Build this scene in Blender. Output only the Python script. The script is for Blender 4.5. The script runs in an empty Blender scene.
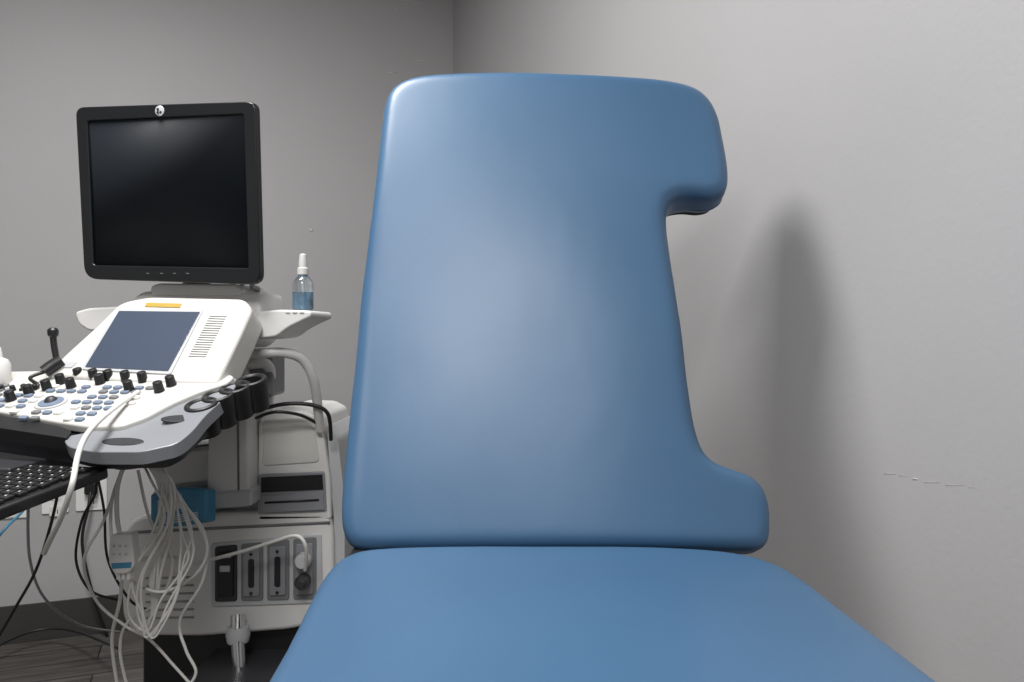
import bpy, bmesh, math, random
from mathutils import Vector, Matrix, noise
random.seed(4)
S=bpy.context.scene
ZOOM=None
F=800.0; CAM=Vector((0,0,1.2))
def ray(px,py): return Vector(((px-512)/F,1,(341-py)/F))
def pt(px,py,d): return CAM+ray(px,py)*d
def hit(px,py,pl):
    p0,n=pl; r=ray(px,py)
    return CAM+r*((p0-CAM).dot(n)/r.dot(n))
def plane(p0,yaw,tilt):
    """tilt: 0 = vertical facing camera side, 90 = horizontal facing up; yaw turns the face to -X"""
    y=math.radians(yaw);t=math.radians(tilt)
    f=Vector((-math.sin(y),-math.cos(y),0))
    return (p0,(f*math.cos(t)+Vector((0,0,1))*math.sin(t)).normalized())
# ---------------------------------------------------------------- materials
def mat(name,col,rough=.5,metal=0,bump=0,bscale=200,var=0,vscale=3,coat=0,trans=0,emit=0,spec=.5):
    m=bpy.data.materials.new(name); m.use_nodes=True
    nt=m.node_tree; b=nt.nodes['Principled BSDF']
    b.inputs['Base Color'].default_value=(*col,1)
    b.inputs['Roughness'].default_value=rough; b.inputs['Metallic'].default_value=metal
    b.inputs['Coat Weight'].default_value=coat; b.inputs['Transmission Weight'].default_value=trans
    b.inputs['Specular IOR Level'].default_value=spec
    if emit:
        b.inputs['Emission Color'].default_value=(*col,1); b.inputs['Emission Strength'].default_value=emit
    tc=nt.nodes.new('ShaderNodeTexCoord')
    if True:
        v=var if var else .04
        n=nt.nodes.new('ShaderNodeTexNoise'); n.inputs['Scale'].default_value=vscale; n.inputs['Detail'].default_value=5
        r=nt.nodes.new('ShaderNodeValToRGB')
        r.color_ramp.elements[0].position=.3; r.color_ramp.elements[1].position=.7
        r.color_ramp.elements[0].color=(*[c*(1-v) for c in col],1)
        r.color_ramp.elements[1].color=(*[min(1,c*(1+v)) for c in col],1)
        nt.links.new(tc.outputs['Object'],n.inputs['Vector']); nt.links.new(n.outputs['Fac'],r.inputs['Fac'])
        nt.links.new(r.outputs['Color'],b.inputs['Base Color'])
    if bump:
        n2=nt.nodes.new('ShaderNodeTexNoise'); n2.inputs['Scale'].default_value=bscale; n2.inputs['Detail'].default_value=3
        bp=nt.nodes.new('ShaderNodeBump'); bp.inputs['Strength'].default_value=bump; bp.inputs['Distance'].default_value=.002
        nt.links.new(tc.outputs['Object'],n2.inputs['Vector']); nt.links.new(n2.outputs['Fac'],bp.inputs['Height'])
        nt.links.new(bp.outputs['Normal'],b.inputs['Normal'])
    return m
M=dict(
 wall=mat('wall_paint',(.41,.403,.403),.55,bump=.2,bscale=90,var=.03,vscale=1.5),
 ceil=mat('ceiling_paint',(.7,.7,.7),.9),
 base=mat('baseboard_rubber',(.045,.042,.04),.5),
 vinyl=mat('blue_vinyl',(.046,.113,.208),.40,bump=.09,bscale=600,var=.06,vscale=2.5,spec=.55),
 seam=mat('seam_thread',(.025,.065,.125),.6),
 black=mat('black_plastic',(.012,.012,.013),.42),
 gloss=mat('gloss_black',(.008,.009,.010),.28),
 dark=mat('dark_grey_plastic',(.03,.031,.035),.45),
 screen=mat('lcd_glass',(.008,.010,.013),.5,spec=.15),
 tscreen=mat('touch_lcd',(.055,.07,.105),.3,coat=.1),
 white=mat('white_plastic',(.70,.69,.67),.4),
 cream=mat('console_plastic',(.60,.59,.555),.38),
 grey=mat('light_grey_plastic',(.48,.49,.50),.42),
 silver=mat('silver_paint',(.28,.29,.31),.35,metal=.2),
 midgrey=mat('mid_grey_plastic',(.18,.185,.19),.45),
 ventm=mat('vent_grey',(.34,.34,.34),.5),
 chrome=mat('chrome',(.6,.6,.6),.18,metal=1),
 btn=mat('blue_grey_key',(.17,.215,.29),.4),
 btnw=mat('white_key',(.75,.75,.72),.4),
 gold=mat('gold_label',(.45,.30,.06),.4),
 cable=mat('white_cable',(.66,.65,.62),.45),
 gcable=mat('grey_cable',(.33,.33,.34),.45),
 blueb=mat('blue_plastic',(.05,.23,.38),.4,var=.1,vscale=40),
 steel=mat('painted_steel',(.30,.30,.30),.4,metal=.3),
 board=mat('black_backing',(.01,.01,.01),.6),
 plate=mat('outlet_plastic',(.78,.78,.76),.35),
 chip=mat('filler_chip',(.55,.54,.53),.7),
 clear=mat('bottle_plastic',(.85,.93,.97),.08,trans=.95),
 liquid=mat('blue_liquid',(.25,.50,.72),.05,trans=.85),
)
def floormat():
    m=bpy.data.materials.new('grey_wood_planks'); m.use_nodes=True
    nt=m.node_tree;b=nt.nodes['Principled BSDF'];b.inputs['Roughness'].default_value=.4
    tc=nt.nodes.new('ShaderNodeTexCoord')
    br=nt.nodes.new('ShaderNodeTexBrick'); br.inputs['Scale'].default_value=1
    br.inputs['Brick Width'].default_value=1.2; br.inputs['Row Height'].default_value=.15
    br.inputs['Mortar Size'].default_value=.003
    br.inputs['Color1'].default_value=(.10,.092,.085,1); br.inputs['Color2'].default_value=(.18,.165,.15,1)
    br.inputs['Mortar'].default_value=(.02,.02,.02,1)
    mp=nt.nodes.new('ShaderNodeMapping'); mp.inputs['Scale'].default_value=(2,25,1)
    no=nt.nodes.new('ShaderNodeTexNoise'); no.inputs['Scale'].default_value=2; no.inputs['Detail'].default_value=8
    mx=nt.nodes.new('ShaderNodeMix'); mx.data_type='RGBA'; mx.blend_type='MULTIPLY'; mx.inputs[0].default_value=.8
    rp=nt.nodes.new('ShaderNodeValToRGB'); rp.color_ramp.elements[0].position=.35; rp.color_ramp.elements[0].color=(.35,.35,.35,1)
    rp.color_ramp.elements[1].position=.65
    L=nt.links.new
    L(tc.outputs['Object'],br.inputs['Vector']); L(tc.outputs['Object'],mp.inputs['Vector']); L(mp.outputs['Vector'],no.inputs['Vector'])
    L(no.outputs['Fac'],rp.inputs['Fac']); L(br.outputs['Color'],mx.inputs[6]); L(rp.outputs['Color'],mx.inputs[7]); L(mx.outputs[2],b.inputs['Base Color'])
    return m
# ---------------------------------------------------------------- builders
def root(name,loc):
    e=bpy.data.objects.new(name,None); e.location=loc; e.empty_display_size=.05
    S.collection.objects.link(e); return e
def put(name,me,m,par=None,bev=0,seg=3,smooth=True):
    o=bpy.data.objects.new(name,me); S.collection.objects.link(o)
    me.materials.append(m if not isinstance(m,str) else M[m])
    if smooth:
        for p in me.polygons: p.use_smooth=True
    if bev:
        b=o.modifiers.new('bevel','BEVEL'); b.width=bev; b.segments=seg; b.limit_method='ANGLE'; b.angle_limit=math.radians(35); b.harden_normals=True
    if par:
        o.parent=par; o.matrix_parent_inverse=Matrix.Translation(par.location).inverted()
    return o
def box(name,lo,hi,m,par=None,bev=.004,rot=None,seg=3):
    lo=Vector(lo);hi=Vector(hi);c=(lo+hi)/2;s=Vector([abs(q) for q in (hi-lo)])
    bm=bmesh.new(); bmesh.ops.create_cube(bm,size=1)
    bmesh.ops.scale(bm,vec=s,verts=bm.verts)
    me=bpy.data.meshes.new(name); 
    mt=Matrix.Translation(c)
    if rot is not None: mt=mt@rot
    bmesh.ops.transform(bm,matrix=mt,verts=bm.verts) if par else None
    bm.to_mesh(me);bm.free()
    o=put(name,me,m,par,min(bev,min(s)*.45),seg,smooth=bev>0)
    if not par: o.matrix_world=mt
    return o
def prism(name,pts,ext,m,par=None,bev=.003,seg=3):
    bm=bmesh.new(); a=[bm.verts.new(p) for p in pts]; b=[bm.verts.new(Vector(p)+ext) for p in pts]
    bm.faces.new(a); bm.faces.new(b[::-1]); n=len(a)
    for i in range(n): bm.faces.new((a[i],b[i],b[(i+1)%n],a[(i+1)%n]))
    bmesh.ops.recalc_face_normals(bm,faces=bm.faces)
    me=bpy.data.meshes.new(name);bm.to_mesh(me);bm.free()
    return put(name,me,m,par,bev,seg)
def rounded(poly,r,seg=5):
    out=[];n=len(poly)
    for i in range(n):
        p=Vector(poly[i]);a=Vector(poly[i-1]);b=Vector(poly[(i+1)%n])
        rr=r[i] if isinstance(r,(list,tuple)) else r
        s=p+(a-p).normalized()*min(rr,(a-p).length*.45); e=p+(b-p).normalized()*min(rr,(b-p).length*.45)
        for k in range(seg+1):
            t=k/seg; out.append(s*(1-t)**2+p*2*t*(1-t)+e*t*t)
    return out
def plate(name,px,pl,t,m,par=None,bev=.003,lift=0,r=0,seg=3):
    if r: px=rounded(px,r)
    n=pl[1]; return prism(name,[hit(p[0],p[1],pl)+n*lift for p in px],-n*t,m,par,bev,seg)
def ring(name,outer,inner,pl,t,m,par,bev=.002,depth=None):
    n=pl[1]; N=len(outer)
    A=[hit(*p,pl) for p in outer]; B=[hit(*p,pl) for p in inner]
    bm=bmesh.new(); v=[[bm.verts.new(p) for p in L] for L in (A,B,[p-n*t for p in B],[p-n*t for p in A])]
    for i in range(N):
        j=(i+1)%N
        for k in range(4): bm.faces.new((v[k][i],v[k][j],v[(k+1)%4][j],v[(k+1)%4][i]))
    bmesh.ops.recalc_face_normals(bm,faces=bm.faces)
    me=bpy.data.meshes.new(name);bm.to_mesh(me);bm.free(); return put(name,me,m,par,bev)
def lathe(name,prof,loc,m,par=None,axis=Vector((0,0,1)),seg=32,sx=1):
    bm=bmesh.new(); R=[]
    for r,z in prof:
        R.append([bm.verts.new((max(r,1e-5)*math.cos(2*math.pi*i/seg)*sx,max(r,1e-5)*math.sin(2*math.pi*i/seg),z)) for i in range(seg)])
    for a,b in zip(R,R[1:]):
        for i in range(seg): bm.faces.new((a[i],a[(i+1)%seg],b[(i+1)%seg],b[i]))
    bm.faces.new(R[0][::-1]); bm.faces.new(R[-1])
    q=Vector((0,0,1)).rotation_difference(axis).to_matrix().to_4x4()
    bmesh.ops.transform(bm,matrix=Matrix.Translation(loc)@q,verts=bm.verts)
    me=bpy.data.meshes.new(name);bm.to_mesh(me);bm.free()
    return put(name,me,m,par,.0015,2)
def cat(pts,k=8,closed=False):
    out=[];n=len(pts);P=[Vector(p) for p in pts]
    for i in range(n if closed else n-1):
        if closed: a,b,c,d=P[i-1],P[i],P[(i+1)%n],P[(i+2)%n]
        else: a,b,c,d=P[max(i-1,0)],P[i],P[i+1],P[min(i+2,n-1)]
        for j in range(k):
            t=j/k; out.append(.5*((2*b)+(c-a)*t+(2*a-5*b+4*c-d)*t*t+(3*b-a-3*c+d)*t**3))
    if not closed: out.append(P[-1])
    return out
def tube(name,pts,r,m,par=None,k=8,res=4):
    P=cat(pts,k) if len(pts)>2 else [Vector(p) for p in pts]
    cu=bpy.data.curves.new(name,'CURVE');cu.dimensions='3D';cu.bevel_depth=r;cu.bevel_resolution=res;cu.use_fill_caps=True
    sp=cu.splines.new('POLY');sp.points.add(len(P)-1)
    for i,p in enumerate(P): sp.points[i].co=(*p,1)
    o=bpy.data.objects.new('t',cu);S.collection.objects.link(o)
    bpy.context.view_layer.update()
    me=bpy.data.meshes.new_from_object(o.evaluated_get(bpy.context.evaluated_depsgraph_get()))
    bpy.data.objects.remove(o); me.name=name; me.materials.clear()
    return put(name,me,m,par)
def cushion(name,out2,O,U,V,N,thick,m,par,inset=.02,it=14,crown=.01,vox=.006,half=.33):
    """padded cushion: outline out2 (u,v) in the mid plane, rounded, remeshed and relaxed"""
    n=len(out2); P=[Vector(p) for p in out2]
    area=sum(P[i].x*P[(i+1)%n].y-P[(i+1)%n].x*P[i].y for i in range(n)); sg=1 if area>0 else -1
    nor=[]
    for i in range(n):
        t=(P[(i+1)%n]-P[i-1]).normalized(); nor.append(Vector((t.y,-t.x))*sg)
    bm=bmesh.new(); L=[]
    K=6; h=thick/2
    lev=[]
    for k in range(K+1):
        a=math.pi/2*k/K; lev.append((inset*(1-math.sin(a)),-h+inset*(1-math.cos(a))))
    lev+=[(i,-w) for i,w in lev[::-1]]
    for ins,w in lev:
        L.append([bm.verts.new((p.x-q.x*ins,p.y-q.y*ins,w)) for p,q in zip(P,nor)])
    for a,b in zip(L,L[1:]):
        for i in range(n): bm.faces.new((a[i],a[(i+1)%n],b[(i+1)%n],b[i]))
    bm.faces.new(L[0][::-1]);bm.faces.new(L[-1]); bmesh.ops.triangulate(bm,faces=[f for f in bm.faces if len(f.verts)>4])
    bmesh.ops.recalc_face_normals(bm,faces=bm.faces)
    me=bpy.data.meshes.new('tmp');bm.to_mesh(me);bm.free()
    o=bpy.data.objects.new('tmp',me);S.collection.objects.link(o)
    r=o.modifiers.new('r','REMESH');r.mode='VOXEL';r.voxel_size=vox
    s=o.modifiers.new('s','SMOOTH');s.factor=.5;s.iterations=it
    bpy.context.view_layer.update()
    me2=bpy.data.meshes.new_from_object(o.evaluated_get(bpy.context.evaluated_depsgraph_get()))
    bpy.data.objects.remove(o); me2.name=name; me2.materials.clear()
    for v in me2.vertices:
        c=v.co; z=c.z
        if z>0:
            z+=crown*max(0,1-((c.x)/half)**2)*(z/h)
            z+=.003*noise.noise(Vector((c.x*4,c.y*3,0)))*(z/h)+.00015*noise.noise(Vector((c.x*22,c.y*14,3)))*(z/h)
        v.co=O+U*c.x+V*c.y+N*z
    return put(name,me2,m,par)
# ---------------------------------------------------------------- room
C=Vector((-.285,3.858,0)); U=Vector((-.928,-.3726,0)).normalized(); V=Vector((.3726,-.928,0)).normalized()
ang=math.atan2(-U.y,-U.x)
def rb(name,u0,u1,v0,v1,z0,z1,m,par=None,bev=0):
    o=box(name,(-.5,-.5,-.5),(.5,.5,.5),m,None,bev)
    me=o.data
    sz=(u1-u0,v1-v0,z1-z0)
    for v in me.vertices: v.co=Vector((v.co.x*sz[0],v.co.y*sz[1],v.co.z*sz[2]))
    c=C+U*(u0+u1)/2+V*(v0+v1)/2+Vector((0,0,(z0+z1)/2))
    o.matrix_world=Matrix.Translation(c)@Matrix.Rotation(ang,4,'Z')
    return o
W=4.2;D=5.4;H=3.05
rb('wall_left',-.1,W+.1,-.1,0,0,H,'wall'); rb('wall_right',-.1,0,0,D,0,H,'wall')
rb('wall_front',-.1,W+.1,D,D+.1,0,H,'wall'); rb('wall_side',W,W+.1,0,D,0,H,'wall')
M['floor']=floormat()
rb('floor',-.1,W+.1,-.1,D+.1,-.1,0,M['floor']); rb('ceiling',-.1,W+.1,-.1,D+.1,H,H+.1,'ceil')
rb('baseboard_left',.012,W-.012,0.0,.012,0,.15,'base'); rb('baseboard_right',0,.012,0,D,0,.15,'base')
# ceiling lights
def clight(c,sx,sy,power,col=(1,.99,.985)):
    e=root('ceiling_light',c)
    R=Matrix.Rotation(ang,4,'Z')
    box('frame',Vector(c)-Vector((sx/2+.03,sy/2+.03,0)),Vector(c)+Vector((sx/2+.03,sy/2+.03,.028)),'white',e,.004)
    l=bpy.data.lights.new('lamp','AREA');l.shape='RECTANGLE';l.size=sx;l.size_y=sy;l.energy=power;l.color=col
    o=bpy.data.objects.new('lamp',l);S.collection.objects.link(o);o.location=(0,0,-.01);o.parent=e
clight((-.92,1.35,H-.03),.66,.6,64)
clight((-.45,-.6,H-.03),1.2,.9,78)
# ---------------------------------------------------------------- exam table
T=root('examination_table',(.07,.5,0))
th=math.radians(20)
O=Vector((.08,1.335,.86)); bu=Vector((1,0,0)); bv=Vector((0,math.sin(th),math.cos(th))); bn=Vector((0,-math.cos(th),math.sin(th)))
BP=(O,bn)
bpx=[(345,515),(347,480),(352,430),(358,370),(364,305),(371,248),(378,190),(384,136),(388,110),(396,97),(412,89),(440,86),(500,86),(560,88),(620,90),(660,92),(688,97),(704,107),(714,124),(720,152),(724,178),(723,195),(716,203),(703,206),(686,205),(672,208),(664,217),(663,235),(666,260),(672,300),(678,340),(683,385),(689,425),(697,452),(710,466),(729,473),(746,479),(757,489),(763,503),(765,525),(763,543),(754,551),(733,552),(680,552),(560,552),(430,552),(375,552),(357,549),(348,537)]
o2=[]
for p in cat([Vector(q) for q in bpx],5,True):
    q=hit(p.x,p.y,BP)-O; u,v=q.dot(bu),q.dot(bv); o2.append((u,v))
def outset(P,a):
    n=len(P);P=[Vector(p) for p in P];r=[]
    ar=sum(P[i].x*P[(i+1)%n].y-P[(i+1)%n].x*P[i].y for i in range(n)); sg=1 if ar>0 else -1
    for i in range(n):
        t=(P[(i+1)%n]-P[i-1]).normalized(); r.append(P[i]+Vector((t.y,-t.x))*sg*a)
    return r
cushion('backrest_cushion',outset(o2,.002),O,bu,bv,bn,.085,'vinyl',T,inset=.022,it=16,crown=.018)
prism('backrest_board',[O+bu*p.x+bv*p.y-bn*.036 for p in outset(o2,-.010)],-bn*.022,'board',T,bev=.003)
so=[O+bu*p.x+bv*p.y-bn*.016 for p in outset(o2,.0005)]
tube('backrest_seam',so+[so[0]],.0016,'seam',T,k=1,res=2)
seat=[(-.215,-.35),(-.228,.3),(-.245,.78),(-.266,1.05),(-.272,1.15),(-.266,1.225),(-.230,1.272),(-.12,1.285),(.1,1.287),(.27,1.285),(.35,1.268),(.400,1.21),(.416,1.13),(.419,1.0),(.424,.78),(.424,.3),(.415,-.35),(.37,-.40),(.1,-.41),(-.17,-.40)]
s2=[(p.x,p.y) for p in cat([Vector(q) for q in seat],5,True)]
cushion('seat_cushion',s2,Vector((0,0,.827)),Vector((1,0,0)),Vector((0,1,0)),Vector((0,0,1)),.09,'vinyl',T,inset=.024,it=16,crown=.004,vox=.007)
box('seat_board',(-.19,-.35,.76),(.37,1.24,.79),'board',T)
box('seat_frame',(-.12,-.25,.70),(.30,1.30,.76),'steel',T,.01)
for x in (-.1,.25):
    tube('hinge_arm',[Vector((x,1.18,.74)),Vector((x,1.36,.74)),Vector((x,1.45,.85)),O+bu*(x-.08)+bv*.35-bn*.075],.014,'steel',T)
box('recline_bracket',(-.265,1.24,.80),(-.20,1.40,.86),'black',T,.01)
box('lift_column',(-.02,.25,.12),(.20,.65,.71),'steel',T,.02)
box('lift_sleeve',(-.05,.20,.12),(.23,.70,.42),'midgrey',T,.02)
box('base_plate',(-.16,-.15,.05),(.34,1.05,.13),'grey',T,.02)
for x in (-.12,.30):
    for y in (-.08,.98): lathe('foot',[(.03,0),(.03,.035),(.015,.04),(.015,.06)],Vector((x,y,0)),'black',T)
# ---------------------------------------------------------------- ultrasound machine
US=root('ultrasound_machine',(-.75,2.2,0))
# base
box('wheel_base',(-1.0,1.95,.10),(-.47,2.62,.20),'black',US,.03)
box('plinth',(-.97,2.09,.19),(-.49,2.55,.47),'black',US,.02)
for x in (-.94,-.53):
    for y in (2.0,2.55):
        lathe('caster',[(.02,-.025),(.055,-.022),(.06,-.01),(.06,.01),(.055,.022),(.02,.025)],Vector((x,y,.06)),'dark',US,axis=Vector((1,0,0)))
        box('caster_fork',(x-.03,y-.02,.055),(x+.03,y+.02,.11),'midgrey',US)
box('brake_pedal',(-.78,1.84,.37),(-.56,2.10,.395),'dark',US,.01)
tube('pedal_stem',[pt(238,615,2.02),pt(238,640,2.0),pt(240,690,1.98),Vector((-.675,1.98,.2))],.018,'chrome',US)
lathe('pedal_collar',[(.026,-.02),(.030,0),(.026,.02)],pt(238,634,2.01),'grey',US)
FB=plane(Vector((0,2.05,0)),0,0)
def fb(name,px,t,m,bev=.004,lift=0,r=0): return plate(name,px,FB,t,m,US,bev,lift,r)
# lower cabinet
fb('lower_cabinet',[(126,524),(140,516),(240,512),(328,512),(333,530),(334,600),(322,622),(290,630),(200,637),(135,636),(122,620),(120,560)],.46,'white',.012,r=10)
fb('cabinet_trim_line',[(128,531),(330,521),(330,524),(128,534)],.004,'midgrey',0,lift=.001)  # thin grey trim strip across the cabinet front
fb('port_panel',[(211,543),(322,533),(323,603),(212,607)],.02,'grey',.004,lift=.005,r=4)
for i,(a,b) in enumerate(((216,238),(242,264),(268,290),(294,317))):
    ya=546-i*2.6; yb=601-i*.8
    fb('port_recess_%d'%i,[(a,ya),(b,ya-2),(b,yb-.6),(a,yb)],.01,'dark' if i<1 else 'midgrey',.002,lift=.009,r=3)
    cx=(a+b)/2
    fb('port_frame_%d'%i,[(a+3,ya+5),(b-3,ya+4),(b-3,yb-6),(a+3,yb-5)],.01,'black' if i==0 else 'silver',.002,lift=.014,r=2)
    if i in(1,2):
        fb('port_slot_%d'%i,[(cx-3,ya+14),(cx+3,ya+14),(cx+3,yb-14),(cx-3,yb-14)],.004,'black',.001,lift=.016,r=3)
        for yy in (ya+9,yb-9): lathe('port_screw',[(.004,0),(.004,.004)],hit(cx,yy,FB)+Vector((0,-.016,0)),'black',US,axis=Vector((0,-1,0)),seg=12)
    if i==0:
        fb('latch',[(a+6,ya+18),(b-6,ya+18),(b-6,ya+24),(a+6,ya+24)],.006,'grey',.001,lift=.018)
        fb('latch_tab',[(a+5,ya+8),(b-5,ya+7),(b-5,ya+10),(a+5,ya+11)],.004,'grey',.001,lift=.017)
    if i==3:
        lathe('probe_connector',[(.020,0),(.020,.02),(.016,.03)],hit(cx,ya+20,FB)+Vector((0,-.012,0)),'grey',US,axis=Vector((0,-1,0)))
        lathe('probe_plug',[(.018,0),(.018,.03),(.010,.045)],hit(cx,ya+40,FB)+Vector((0,-.012,0)),'dark',US,axis=Vector((0,-1,0)))
for k in range(6):
    y=577+k*8
    fb('vent_%d'%k,[(146,y),(194,y-1),(194,y+1),(146,y+2)],.003,'ventm',0,lift=.002)
# upper cabinet
fb('upper_cabinet',[(258,425),(262,414),(275,410),(305,411),(318,418),(324,440),(330,480),(331,520),(257,522)],.36,'white',.012,r=4)
fb('upper_cabinet_panel',[(264,440),(262,420),(300,417),(314,424),(320,462),(262,466)],.006,'cream',.003,lift=.004,r=6)
fb('drive_bay',[(259,474),(325,471),(327,511),(259,514)],.02,'silver',.003,lift=.006,r=3)
fb('drive_slot',[(262,477),(323,474),(324,489),(262,492)],.01,'gloss',.001,lift=.009)
fb('drive_face',[(262,495),(324,492),(325,509),(262,512)],.01,'silver',.001,lift=.010)
fb('disc_slit',[(266,501),(320,498),(320,500),(266,503)],.003,'black',0,lift=.012)
fb('rear_spine',[(168,450),(262,440),(262,522),(150,522),(150,470)],.30,'grey',.01,lift=-.05,r=6)
fb('side_box',[(155,455),(215,447),(216,480),(158,486)],.15,'white',.008,lift=0.0,r=5)
fb('side_box_lower',[(150,492),(214,488),(214,520),(150,520)],.10,'grey',.008,lift=-.01,r=4)
fb('side_trim',[(325,425),(336,440),(343,500),(343,600),(334,615),(332,520),(328,470)],.40,'grey',.004,lift=-.02,r=4)
# column
fb('column',[(220,355),(256,350),(258,492),(217,495)],.12,'white',.012,lift=.07,r=4)
fb('column_groove',[(246,360),(248,360),(249,490),(247,490)],.003,'midgrey',0,lift=.0715)
fb('column_foot',[(212,488),(262,484),(262,500),(212,504)],.14,'grey',.008,lift=.08,r=4)
fb('column_head',[(170,425),(225,398),(225,425),(205,440),(172,446)],.2,'midgrey',.01,lift=.12,r=4)
# console deck
DK=plane(pt(150,435,1.5),14,68)   # nearly horizontal
dn=DK[1]
plate('console_underbody',[(-95,388),(200,376),(225,386),(206,404),(190,416),(176,430),(160,438),(90,440),(64,434),(-95,414)],DK,.045,'dark',US,.012,lift=-.02,r=6)
plate('palm_rest_rim',[(60,376),(236,374),(236,384),(222,397),(204,413),(192,428),(176,441),(140,449),(92,449),(66,444),(62,434),(95,428)],DK,.028,'silver',US,.010,lift=-.006,r=8,seg=4)
plate('control_deck',[(-95,374),(40,372),(236,376),(228,384),(200,393),(172,405),(146,419),(120,428),(88,428),(62,424),(0,413),(-95,398)],DK,.02,'cream',US,.006,lift=.004,r=8)
plate('deck_front_lip',[(-95,400),(0,415),(60,426),(72,431),(66,438),(0,428),(-95,414)],DK,.03,'black',US,.006,lift=.0,r=3)
def oval(name,cx,cy,ru,rv,m,lift,t=.004,yaw=14):
    c=hit(cx,cy,DK); y=math.radians(yaw); r=Vector((math.cos(y),-math.sin(y),0)); b=dn.cross(r)
    prism(name,[c+r*ru*math.cos(a*math.pi/12)+b*rv*math.sin(a*math.pi/12)+dn*lift for a in range(24)],-dn*t,m,US,.001)
oval('rim_recess_1',180,416,.036,.018,'dark',-.0045,yaw=-28)
oval('rim_recess_2',122,439,.045,.014,'dark',-.0045)
oval('trackball_ring',52,405,.034,.030,'grey',.007)
oval('trackball_well',52,405,.026,.023,'btn',.009)
c=hit(52,404,DK)+dn*.004
lathe('trackball',[(.001,.014),(.008,.012),(.013,.006),(.015,0)][::-1],c,'dark',US,axis=dn)
# knobs
def knob(px,py,r=.0105,h=.022):
    lathe('knob',[(r*1.1,0),(r,.004),(r*.92,h),(r*.5,h+.001)],hit(px,py,DK)+dn*.004,'black',US,axis=dn,seg=20)
for p in ((80,379),(95,380),(110,381),(127,382),(144,383),(72,389),(48,391),(101,385),(62,385),(172,387),(130,392),(30,396),(12,402),(160,393)): knob(*p)
yv=math.radians(14); kr=Vector((math.cos(yv),-math.sin(yv),0)); kb=dn.cross(kr); 
if kb.y<0: kb=-kb
O0=hit(52,404,DK)
def key(u,v,w,h,m,t=.006):
    c=O0+kr*u+kb*v+dn*.003
    pts=[(-w/2,-h/2),(w/2,-h/2),(w/2,h/2),(-w/2,h/2)]
    prism('key',[c+kr*a.x+kb*a.y for a in rounded([Vector(p) for p in pts],.004,3)],dn*t,m,US,.001,2)
for j,v in enumerate((-.075,-.05,-.025,0,.025,.05,.072)):
    for i in range(-9,9):
        u=i*.027+(.008 if j%2 else 0)
        if math.hypot(u,v*1.1)<.044: continue
        if u>.20-max(0,-v)*.8 : continue
        if v<-.06 and u<-.02: continue
        if random.random()<.22: continue
        key(u,v,.019,.012,random.choice(['btn','btn','btnw','midgrey','btn']))
# black little connector knobs at far left of deck
for x in (3,14,25,36): knob(x,391+(x%5)*.3,.006,.012)
# touch panel
TP=plane(pt(150,376,1.745),14,40); tn=TP[1]
plate('touch_panel_housing',[(128,300),(150,296),(244,298),(252,308),(240,335),(226,364),(216,384),(130,382),(44,376),(56,362),(98,324),(118,304)],TP,.07,'cream',US,.010,r=6,seg=4)
plate('touch_bezel',[(117,309),(204,310),(171,375),(82,370)],TP,.006,'grey',US,.001,lift=.003,r=3)
plate('touch_screen',[(120,312),(201,313),(169,372),(86,368)],TP,.004,'tscreen',US,.0005,lift=.0045,r=1)
plate('gold_label',[(147,303),(182,304),(180,308),(145,307)],TP,.003,'gold',US,.0005,lift=.002)
for k in range(18):
    f=k/17; x=210-f*21; y=316+f*40
    plate('speaker_slit',[(x,y),(x+17,y+.6),(x+16.6,y+1.1),(x-.4,y+.5)],TP,.002,'midgrey',US,0,lift=.0012)
plate('touch_button_strip',[(64,362),(78,362),(72,368),(57,368)],TP,.003,'grey',US,.001,lift=.002,r=2)
HV=plane(pt(200,320,1.93),14,0)
plate('console_rear_housing',[(126,302),(138,291),(235,289),(256,293),(260,330),(240,348),(120,345)],HV,.12,'white',US,.015,lift=-.01,r=6)
plate('monitor_base_disc',[(150,286),(158,283),(236,284),(244,290),(240,296),(150,295)],HV,.12,'white',US,.006,lift=.0,r=4)
# wings
WR=plane(pt(290,320,1.86),14,0)
plate('accessory_wing',[(238,334),(250,322),(257,316),(260,311),(280,309.5),(310,310.5),(311,317),(302,321),(288,328),(276,337),(258,339),(242,339)],WR,.11,'white',US,.006,lift=0,r=4)
WL=plane(pt(95,318,1.98),14,0)
plate('accessory_wing_rear',[(74,312),(88,308),(124,306),(124,330),(88,331),(78,324)],WL,.08,'white',US,.006,r=4)
for k in range(3): plate('wing_notch',[(286+k*7,311.8),(290+k*7,311.8),(290+k*7,313.3),(286+k*7,313.3)],WR,.003,'grey',US,0,lift=.001)
# grab handle
tube('grab_handle',[pt(243,354,1.93),pt(262,353,1.92),pt(286,353,1.93),pt(303,360,1.95),pt(313,378,1.97),pt(317,400,2.0),pt(320,430,2.04)],.012,'white',US)
tube('grab_handle_lower',[pt(248,364,1.99),pt(266,364,2.0),pt(270,380,2.03),pt(266,420,2.07)],.014,'white',US)
box('swivel_block',(-.70,2.0,1.06),(-.60,2.12,1.17),'midgrey',US,.01)
# probe holders
for i,(x,y) in enumerate(((196,402),(213,393),(230,385),(246,378))):
    c=hit(x,y,DK)
    lathe('probe_holder',[(.006,-.062),(.026,-.060),(.031,-.02),(.034,.002),(.033,.010),(.027,.012),(.022,.008),(.020,-.01),(.006,-.02)],c+Vector((.012,.0,-.012)),'black',US,axis=dn)
    box('holder_clip',c+Vector((-.03,-.014,-.05)),c+Vector((.03,.014,-.022)),'dark',US,.004)
# black cable loop at cabinet top
tube('power_lead',[pt(258,410,2.0),pt(285,404,1.98),pt(312,405,1.99),pt(328,414,2.0),pt(331,440,2.03)],.005,'black',US)
tube('power_lead_2',[pt(256,418,2.0),pt(275,412,1.98),pt(300,415,2.0),pt(320,425,2.03)],.004,'black',US)
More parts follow.
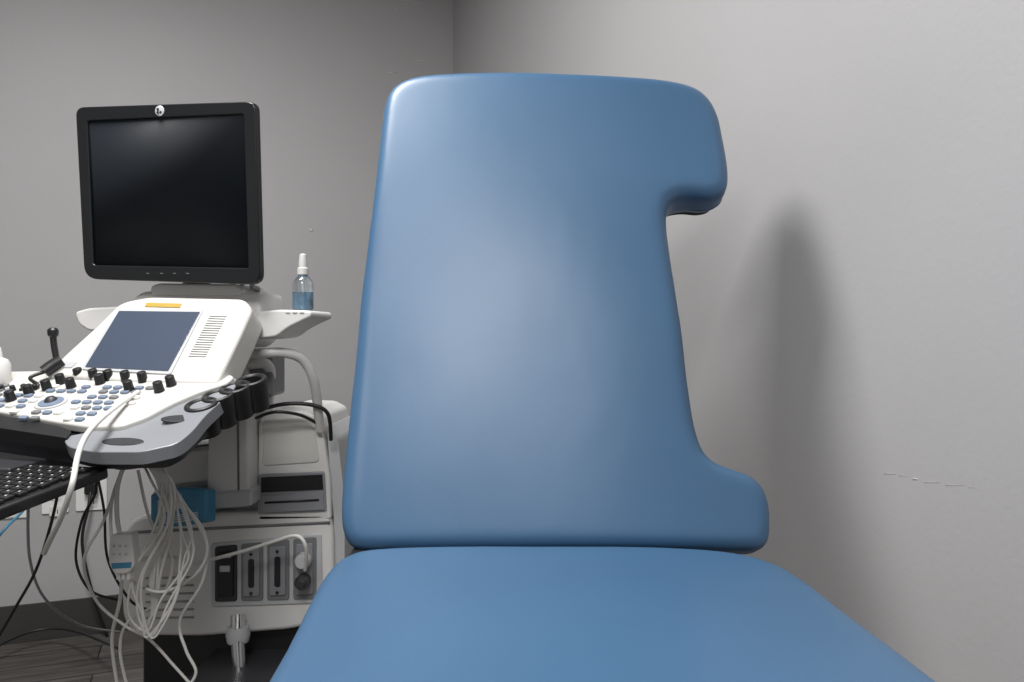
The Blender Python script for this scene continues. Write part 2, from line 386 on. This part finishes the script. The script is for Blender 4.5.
# monitor
MP=plane(pt(170,192,1.88),15,-4); mn=MP[1]
outer=rounded([(75,107),(255,101),(260,285),(84,279)],[9,9,12,14],6)
inner=rounded([(87,121),(243,114),(248,268),(93,265)],[3,3,3,3],6)
ring('monitor_bezel',outer,inner,MP,.012,'gloss',US,.004)
plate('monitor_body',outer,MP,.018,'black',US,.008,lift=-.006)
plate('monitor_screen',rounded([(87,121),(243,114),(248,268),(93,265)],3,6),MP,.004,'screen',US,0,lift=-.004)
plate('monitor_back_shell',rounded([(105,135),(228,130),(233,255),(110,253)],12),MP,.06,'dark',US,.015,lift=-.02)
lp=hit(160,111,MP)
lathe('monitor_badge',[(.0125,0),(.0125,.002),(.010,.0025)],lp,'grey',US,axis=mn)
for k in range(4): lathe('badge_petal',[(.0035,0),(.0035,.001)],lp+mn*.0025+Vector((.005*math.cos(k*1.57+.78),0,.005*math.sin(k*1.57+.78))),'dark',US,axis=mn,seg=12)
for x in (146,160,173,186): plate('monitor_button',[(x,273),(x+3,273.2),(x+3,273.8),(x,273.6)],MP,.002,'midgrey',US,0,lift=.0008)
tube('monitor_neck',[hit(175,250,MP)-mn*.06,hit(178,275,MP)-mn*.08,pt(190,295,2.0)],.03,'dark',US)
for px in (232,242,252): tube('monitor_lead',[hit(px-6,270,MP)-mn*.05,pt(px,286,1.93),pt(px+6,289,1.95),pt(px+2,297,1.97)],.006,'cable' if px<250 else 'gcable',US)
# keyboard tray
KP=plane(Vector((-.81,1.42,.947)),14,83); kn=KP[1]
ks=Vector((math.cos(yv),-math.sin(yv),0)); kq=kn.cross(ks); 
if kq.y<0: kq=-kq
kc=hit(50,487,KP)
K0=kc
prism('keyboard_tray',[K0+ks*a+kq*b for a,b in ((-.46,-.17),(.0,-.17),(.010,-.15),(.010,.13),(-.46,.13))],-kn*.022,'black',US,.006)
for j in range(11):
    for i in range(19):
        a=-.012-i*.0235-(j%2)*.004; b=-.145+j*.0235
        prism('keycap',[K0+ks*(a+x)+kq*(b+y)+kn*.0 for x,y in ((-.0095,-.0095),(.0095,-.0095),(.0095,.0095),(-.0095,.0095))],kn*.007,'black',US,.002,2)
        if i<8 : prism('legend',[K0+ks*(a+x)+kq*(b+y)+kn*.0071 for x,y in ((-.004,0),(-.001,0),(-.001,.004),(-.004,.004))],kn*.0003,'btnw',US,0)
box('tray_slide',K0+Vector((-.40,.08,-.01)),K0+Vector((-.12,.35,.02)),'dark',US,.004)
# cables -------------------------------------------------------------
def cab(name,L,r=.0035,m='cable'): tube(name,[pt(*p) for p in L],r,m,US,k=8,res=3)
cab('cord_over_deck',[(138,392,1.68),(120,404,1.60),(100,420,1.50),(86,436,1.43),(78,455,1.38),(72,485,1.33),(62,515,1.36),(50,540,1.42),(44,553,1.45)],.005)
cab('ecg_lead',[(150,458,1.75),(128,462,1.76),(118,485,1.78),(117,515,1.78),(120,535,1.78)],.005)
for i in range(7):
    s=i*3
    cab('ecg_wire',[(126+s*2,462,1.78),(146+s,464+i,1.74),(160+s*.8,490,1.74),(156+s*.7+random.uniform(-5,5),530,1.75),(150+s*.4+random.uniform(-5,5),575,1.75),(152+s*.2,610,1.78),(146-s*.6,632,1.78)],.0032)
for i in range(4):
    s=random.uniform(-8,8); q=random.uniform(-10,10)
    cab('ecg_wire_loop',[(140+i*5,460,1.78),(150+i*6,478,1.74),(158+s+i*3,520,1.72),(140+q,575,1.72),(136+s,615,1.74),(152+q*.6,634+s*.5,1.75),(168+s,600,1.74),(180+i*4,560,1.73),(188+q,530,1.74),(172,482,1.77)],.0028)
cab('loop_1',[(122,470,1.8),(112,500,1.78),(112,540,1.76),(125,575,1.75),(160,592,1.75),(195,575,1.77),(207,545,1.78),(185,505,1.78),(165,475,1.78)],.0035)
cab('loop_2',[(152,465,1.8),(180,500,1.79),(205,535,1.79),(203,580,1.79),(180,620,1.80),(186,650,1.8),(196,672,1.8),(186,690,1.8)],.0035)
cab('loop_3',[(138,470,1.8),(150,520,1.79),(172,560,1.78),(160,600,1.79),(128,622,1.8),(120,650,1.8),(128,690,1.8)],.0035)
cab('loop_4',[(118,480,1.8),(104,520,1.78),(84,560,1.76),(96,600,1.75),(124,625,1.76),(150,640,1.78),(176,668,1.8),(196,690,1.8)],.0032)
cab('probe_cable',[(305,570,1.98),(306,548,1.95),(297,536,1.95),(275,541,1.96),(240,552,1.96),(195,562,1.95),(165,556,1.93),(140,560,1.93)],.0045)
cab('ecg_wire_down',[(122,572,1.78),(120,600,1.78),(112,640,1.8),(118,690,1.8)],.004)
cab('black_lead_1',[(92,455,1.8),(96,490,1.8),(82,520,1.82),(76,560,1.85),(90,590,1.85),(118,600,1.85)],.003,'black')
cab('black_lead_2',[(96,470,1.85),(104,510,1.85),(108,560,1.87),(130,600,1.9),(150,610,1.95)],.003,'black')
cab('black_lead_3',[(62,470,1.6),(52,520,1.62),(36,570,1.65),(14,610,1.66),(-15,660,1.7)],.003,'black')
cab('grey_lead',[(28,500,1.7),(30,560,1.75),(46,600,1.85),(80,625,2.0),(120,632,2.1)],.003,'gcable')
cab('blue_lead',[(-20,560,2.4),(4,530,2.4),(22,512,2.5),(30,500,2.6)],.004,'blueb')
tube('cable_hook',[pt(112,458,1.72),pt(118,465,1.70),pt(140,463,1.69),pt(152,455,1.70),pt(165,450,1.73)],.010,'black',US)
# ECG junction block
JB=plane(pt(120,552,1.70),5,0)
plate('ecg_junction',[(109,535),(131,533),(134,566),(128,574),(114,575),(108,564)],JB,.03,'white',US,.005,r=4)
plate('ecg_junction_band',[(111,563),(132,562),(131,568),(112,569)],JB,.031,'blueb',US,.002,lift=.001)
for k in range(3): plate('ecg_plug',[(114+k*5,573),(118+k*5,573),(118+k*5,581),(114+k*5,581)],JB,.012,'white',US,.001,lift=-.008)
for k in range(6): lathe('ecg_port',[(.003,0),(.003,.002)],hit(114+(k%3)*6,546+(k//3)*8,JB),'grey',US,axis=Vector((0,-1,0)),seg=12)
# blue packet held in side shelf
WP=root('wipes_packet',pt(178,507,1.92))
PP=plane(pt(178,507,1.93),8,10)
plate('pouch',[(150,494),(180,487),(206,489),(206,522),(176,527),(150,526)],PP,.05,'blueb',WP,.006,r=3)
plate('label',[(158,500),(182,494),(182,508),(158,514)],PP,.002,'btnw',WP,0,lift=.001)
for k in range(4): plate('text_line',[(160,517+k*2.2),(198,512+k*2.2),(198,513+k*2.2),(160,518+k*2.2)],PP,.001,'btnw',WP,0,lift=.0008)
# microphone-like transducer and gel bottle at far left of console
TR=root('ultrasound_transducer',pt(54,360,1.8))
tube('handle',[pt(44,372,1.80),pt(52,366,1.81),pt(62,360,1.82)],.014,'black',TR)
tube('neck',[pt(57,362,1.82),pt(54,345,1.82),pt(53,334,1.82)],.007,'black',TR)
lathe('head',[(.006,-.012),(.011,-.008),(.012,.004),(.007,.010)],pt(53,332,1.82),'black',TR)
tube('lead',[pt(44,372,1.80),pt(30,378,1.78),pt(38,386,1.76),pt(20,390,1.76)],.004,'black',TR)
GB=root('gel_bottle',hit(0,388,DK))
g=hit(-1,386,DK)+Vector((0,0,.004))
lathe('body',[(.022,0),(.024,.006),(.024,.045),(.018,.056),(.008,.060),(.007,.070),(.004,.084)],g,'white',GB)
# spray bottle on wing
bb=pt(303,310.5,1.90)
SB=root('spray_bottle',bb)
lathe('bottle',[(.022,0),(.0245,.003),(.0245,.060),(.022,.070),(.014,.080),(.009,.084),(.009,.088)],bb,'clear',SB)
lathe('liquid',[(.021,.003),(.0225,.006),(.0225,.042),(.021,.043)],bb,'liquid',SB)
lathe('collar',[(.0135,.084),(.0135,.100),(.009,.103)],bb,'white',SB)
lathe('nozzle',[(.010,.102),(.010,.114),(.008,.132),(.005,.135)],bb,'white',SB)
tube('dip_tube',[bb+Vector((0,0,.006)),bb+Vector((0,0,.085))],.0015,'btnw',SB)
# ---------------------------------------------------------------- wall outlets
LW=(C.copy(),V.copy())
def outlet(x0,x1,y0,y1,dark=False):
    e=root('wall_outlet',hit((x0+x1)/2,(y0+y1)/2,LW))
    plate('cover_plate',[(x0,y0),(x1,y0-1),(x1,y1-2),(x0,y1)],LW,.008,'plate',e,.002,lift=.0085,r=2)
    cx=(x0+x1)/2; cy=(y0+y1)/2
    for s in (-1,1):
        plate('socket',[(cx-6,cy+s*8-5),(cx+6,cy+s*8-5),(cx+6,cy+s*8+5),(cx-6,cy+s*8+5)],LW,.003,'white',e,.001,lift=.011,r=2)
        for q in (-2.5,2): plate('slot',[(cx+q,cy+s*8-2),(cx+q+.8,cy+s*8-2),(cx+q+.8,cy+s*8+2),(cx+q,cy+s*8+2)],LW,.001,'black',e,0,lift=.0115)
outlet(76,107,476,511); outlet(42,69,492,514); outlet(-4,30,489,519)
# plug
PG=root('power_plug',hit(92,487,LW)+V*.02)
box('plug_body',hit(92,487,LW)+V*.035-Vector((.025,.012,.025)),hit(92,487,LW)+V*.035+Vector((.025,.012,.025)),'black',PG,.008)
tube('plug_lead',[hit(92,489,LW)+V*.04,hit(90,505,LW)+V*.06,hit(84,540,LW)+V*.06,hit(95,590,LW)+V*.07,hit(112,640,LW)+V*.06],.006,'black',PG)
tube('floor_lead',[pt(-20,655,2.9)+Vector((0,0,0)),pt(30,632,3.1),pt(70,630,3.1),pt(118,648,2.8)],.005,'black',PG)
# wall scuffs (chips of filler in the paint)
RW=(C.copy(),U.copy())
sc=root('wall_scuff',hit(930,480,RW))
for (x,y,w,h) in ((884,473,12,1.2),(899,475,8,1.0),(913,478,5,2),(924,482,16,.8),(945,485,20,.7),(968,487,6,.8)):
    plate('chip',[(x,y),(x+w,y+h*.3),(x+w*.9,y+h),(x,y+h)],RW,.0003,'chip',sc,0,lift=.0003)
sc2=root('wall_scuff',hit(312,230,LW))
for (x,y,w,h) in ((310,228,3,4),(395,8,2,1.5),(388,72,9,.8),(415,60,12,.6)):
    plate('chip',[(x,y),(x+w,y+h*.3),(x+w*.9,y+h),(x,y+h)],LW,.0003,'chip',sc2,0,lift=.0003)
# ---------------------------------------------------------------- world + camera
w=bpy.data.worlds.new('World');S.world=w;w.use_nodes=True
w.node_tree.nodes['Background'].inputs[0].default_value=(.5,.5,.5,1);w.node_tree.nodes['Background'].inputs[1].default_value=.3
cd=bpy.data.cameras.new('Camera');cd.sensor_width=36;cd.lens=36*F/1024;cd.clip_start=.02
co=bpy.data.objects.new('Camera',cd);S.collection.objects.link(co);co.location=CAM;co.rotation_euler=(math.pi/2,0,0)
S.camera=co
if ZOOM:
    zx,zy,z=ZOOM; cd.lens*=z; cd.shift_x=(zx-512)/1024*z; cd.shift_y=(341-zy)/1024*z
S.view_settings.view_transform='Standard'
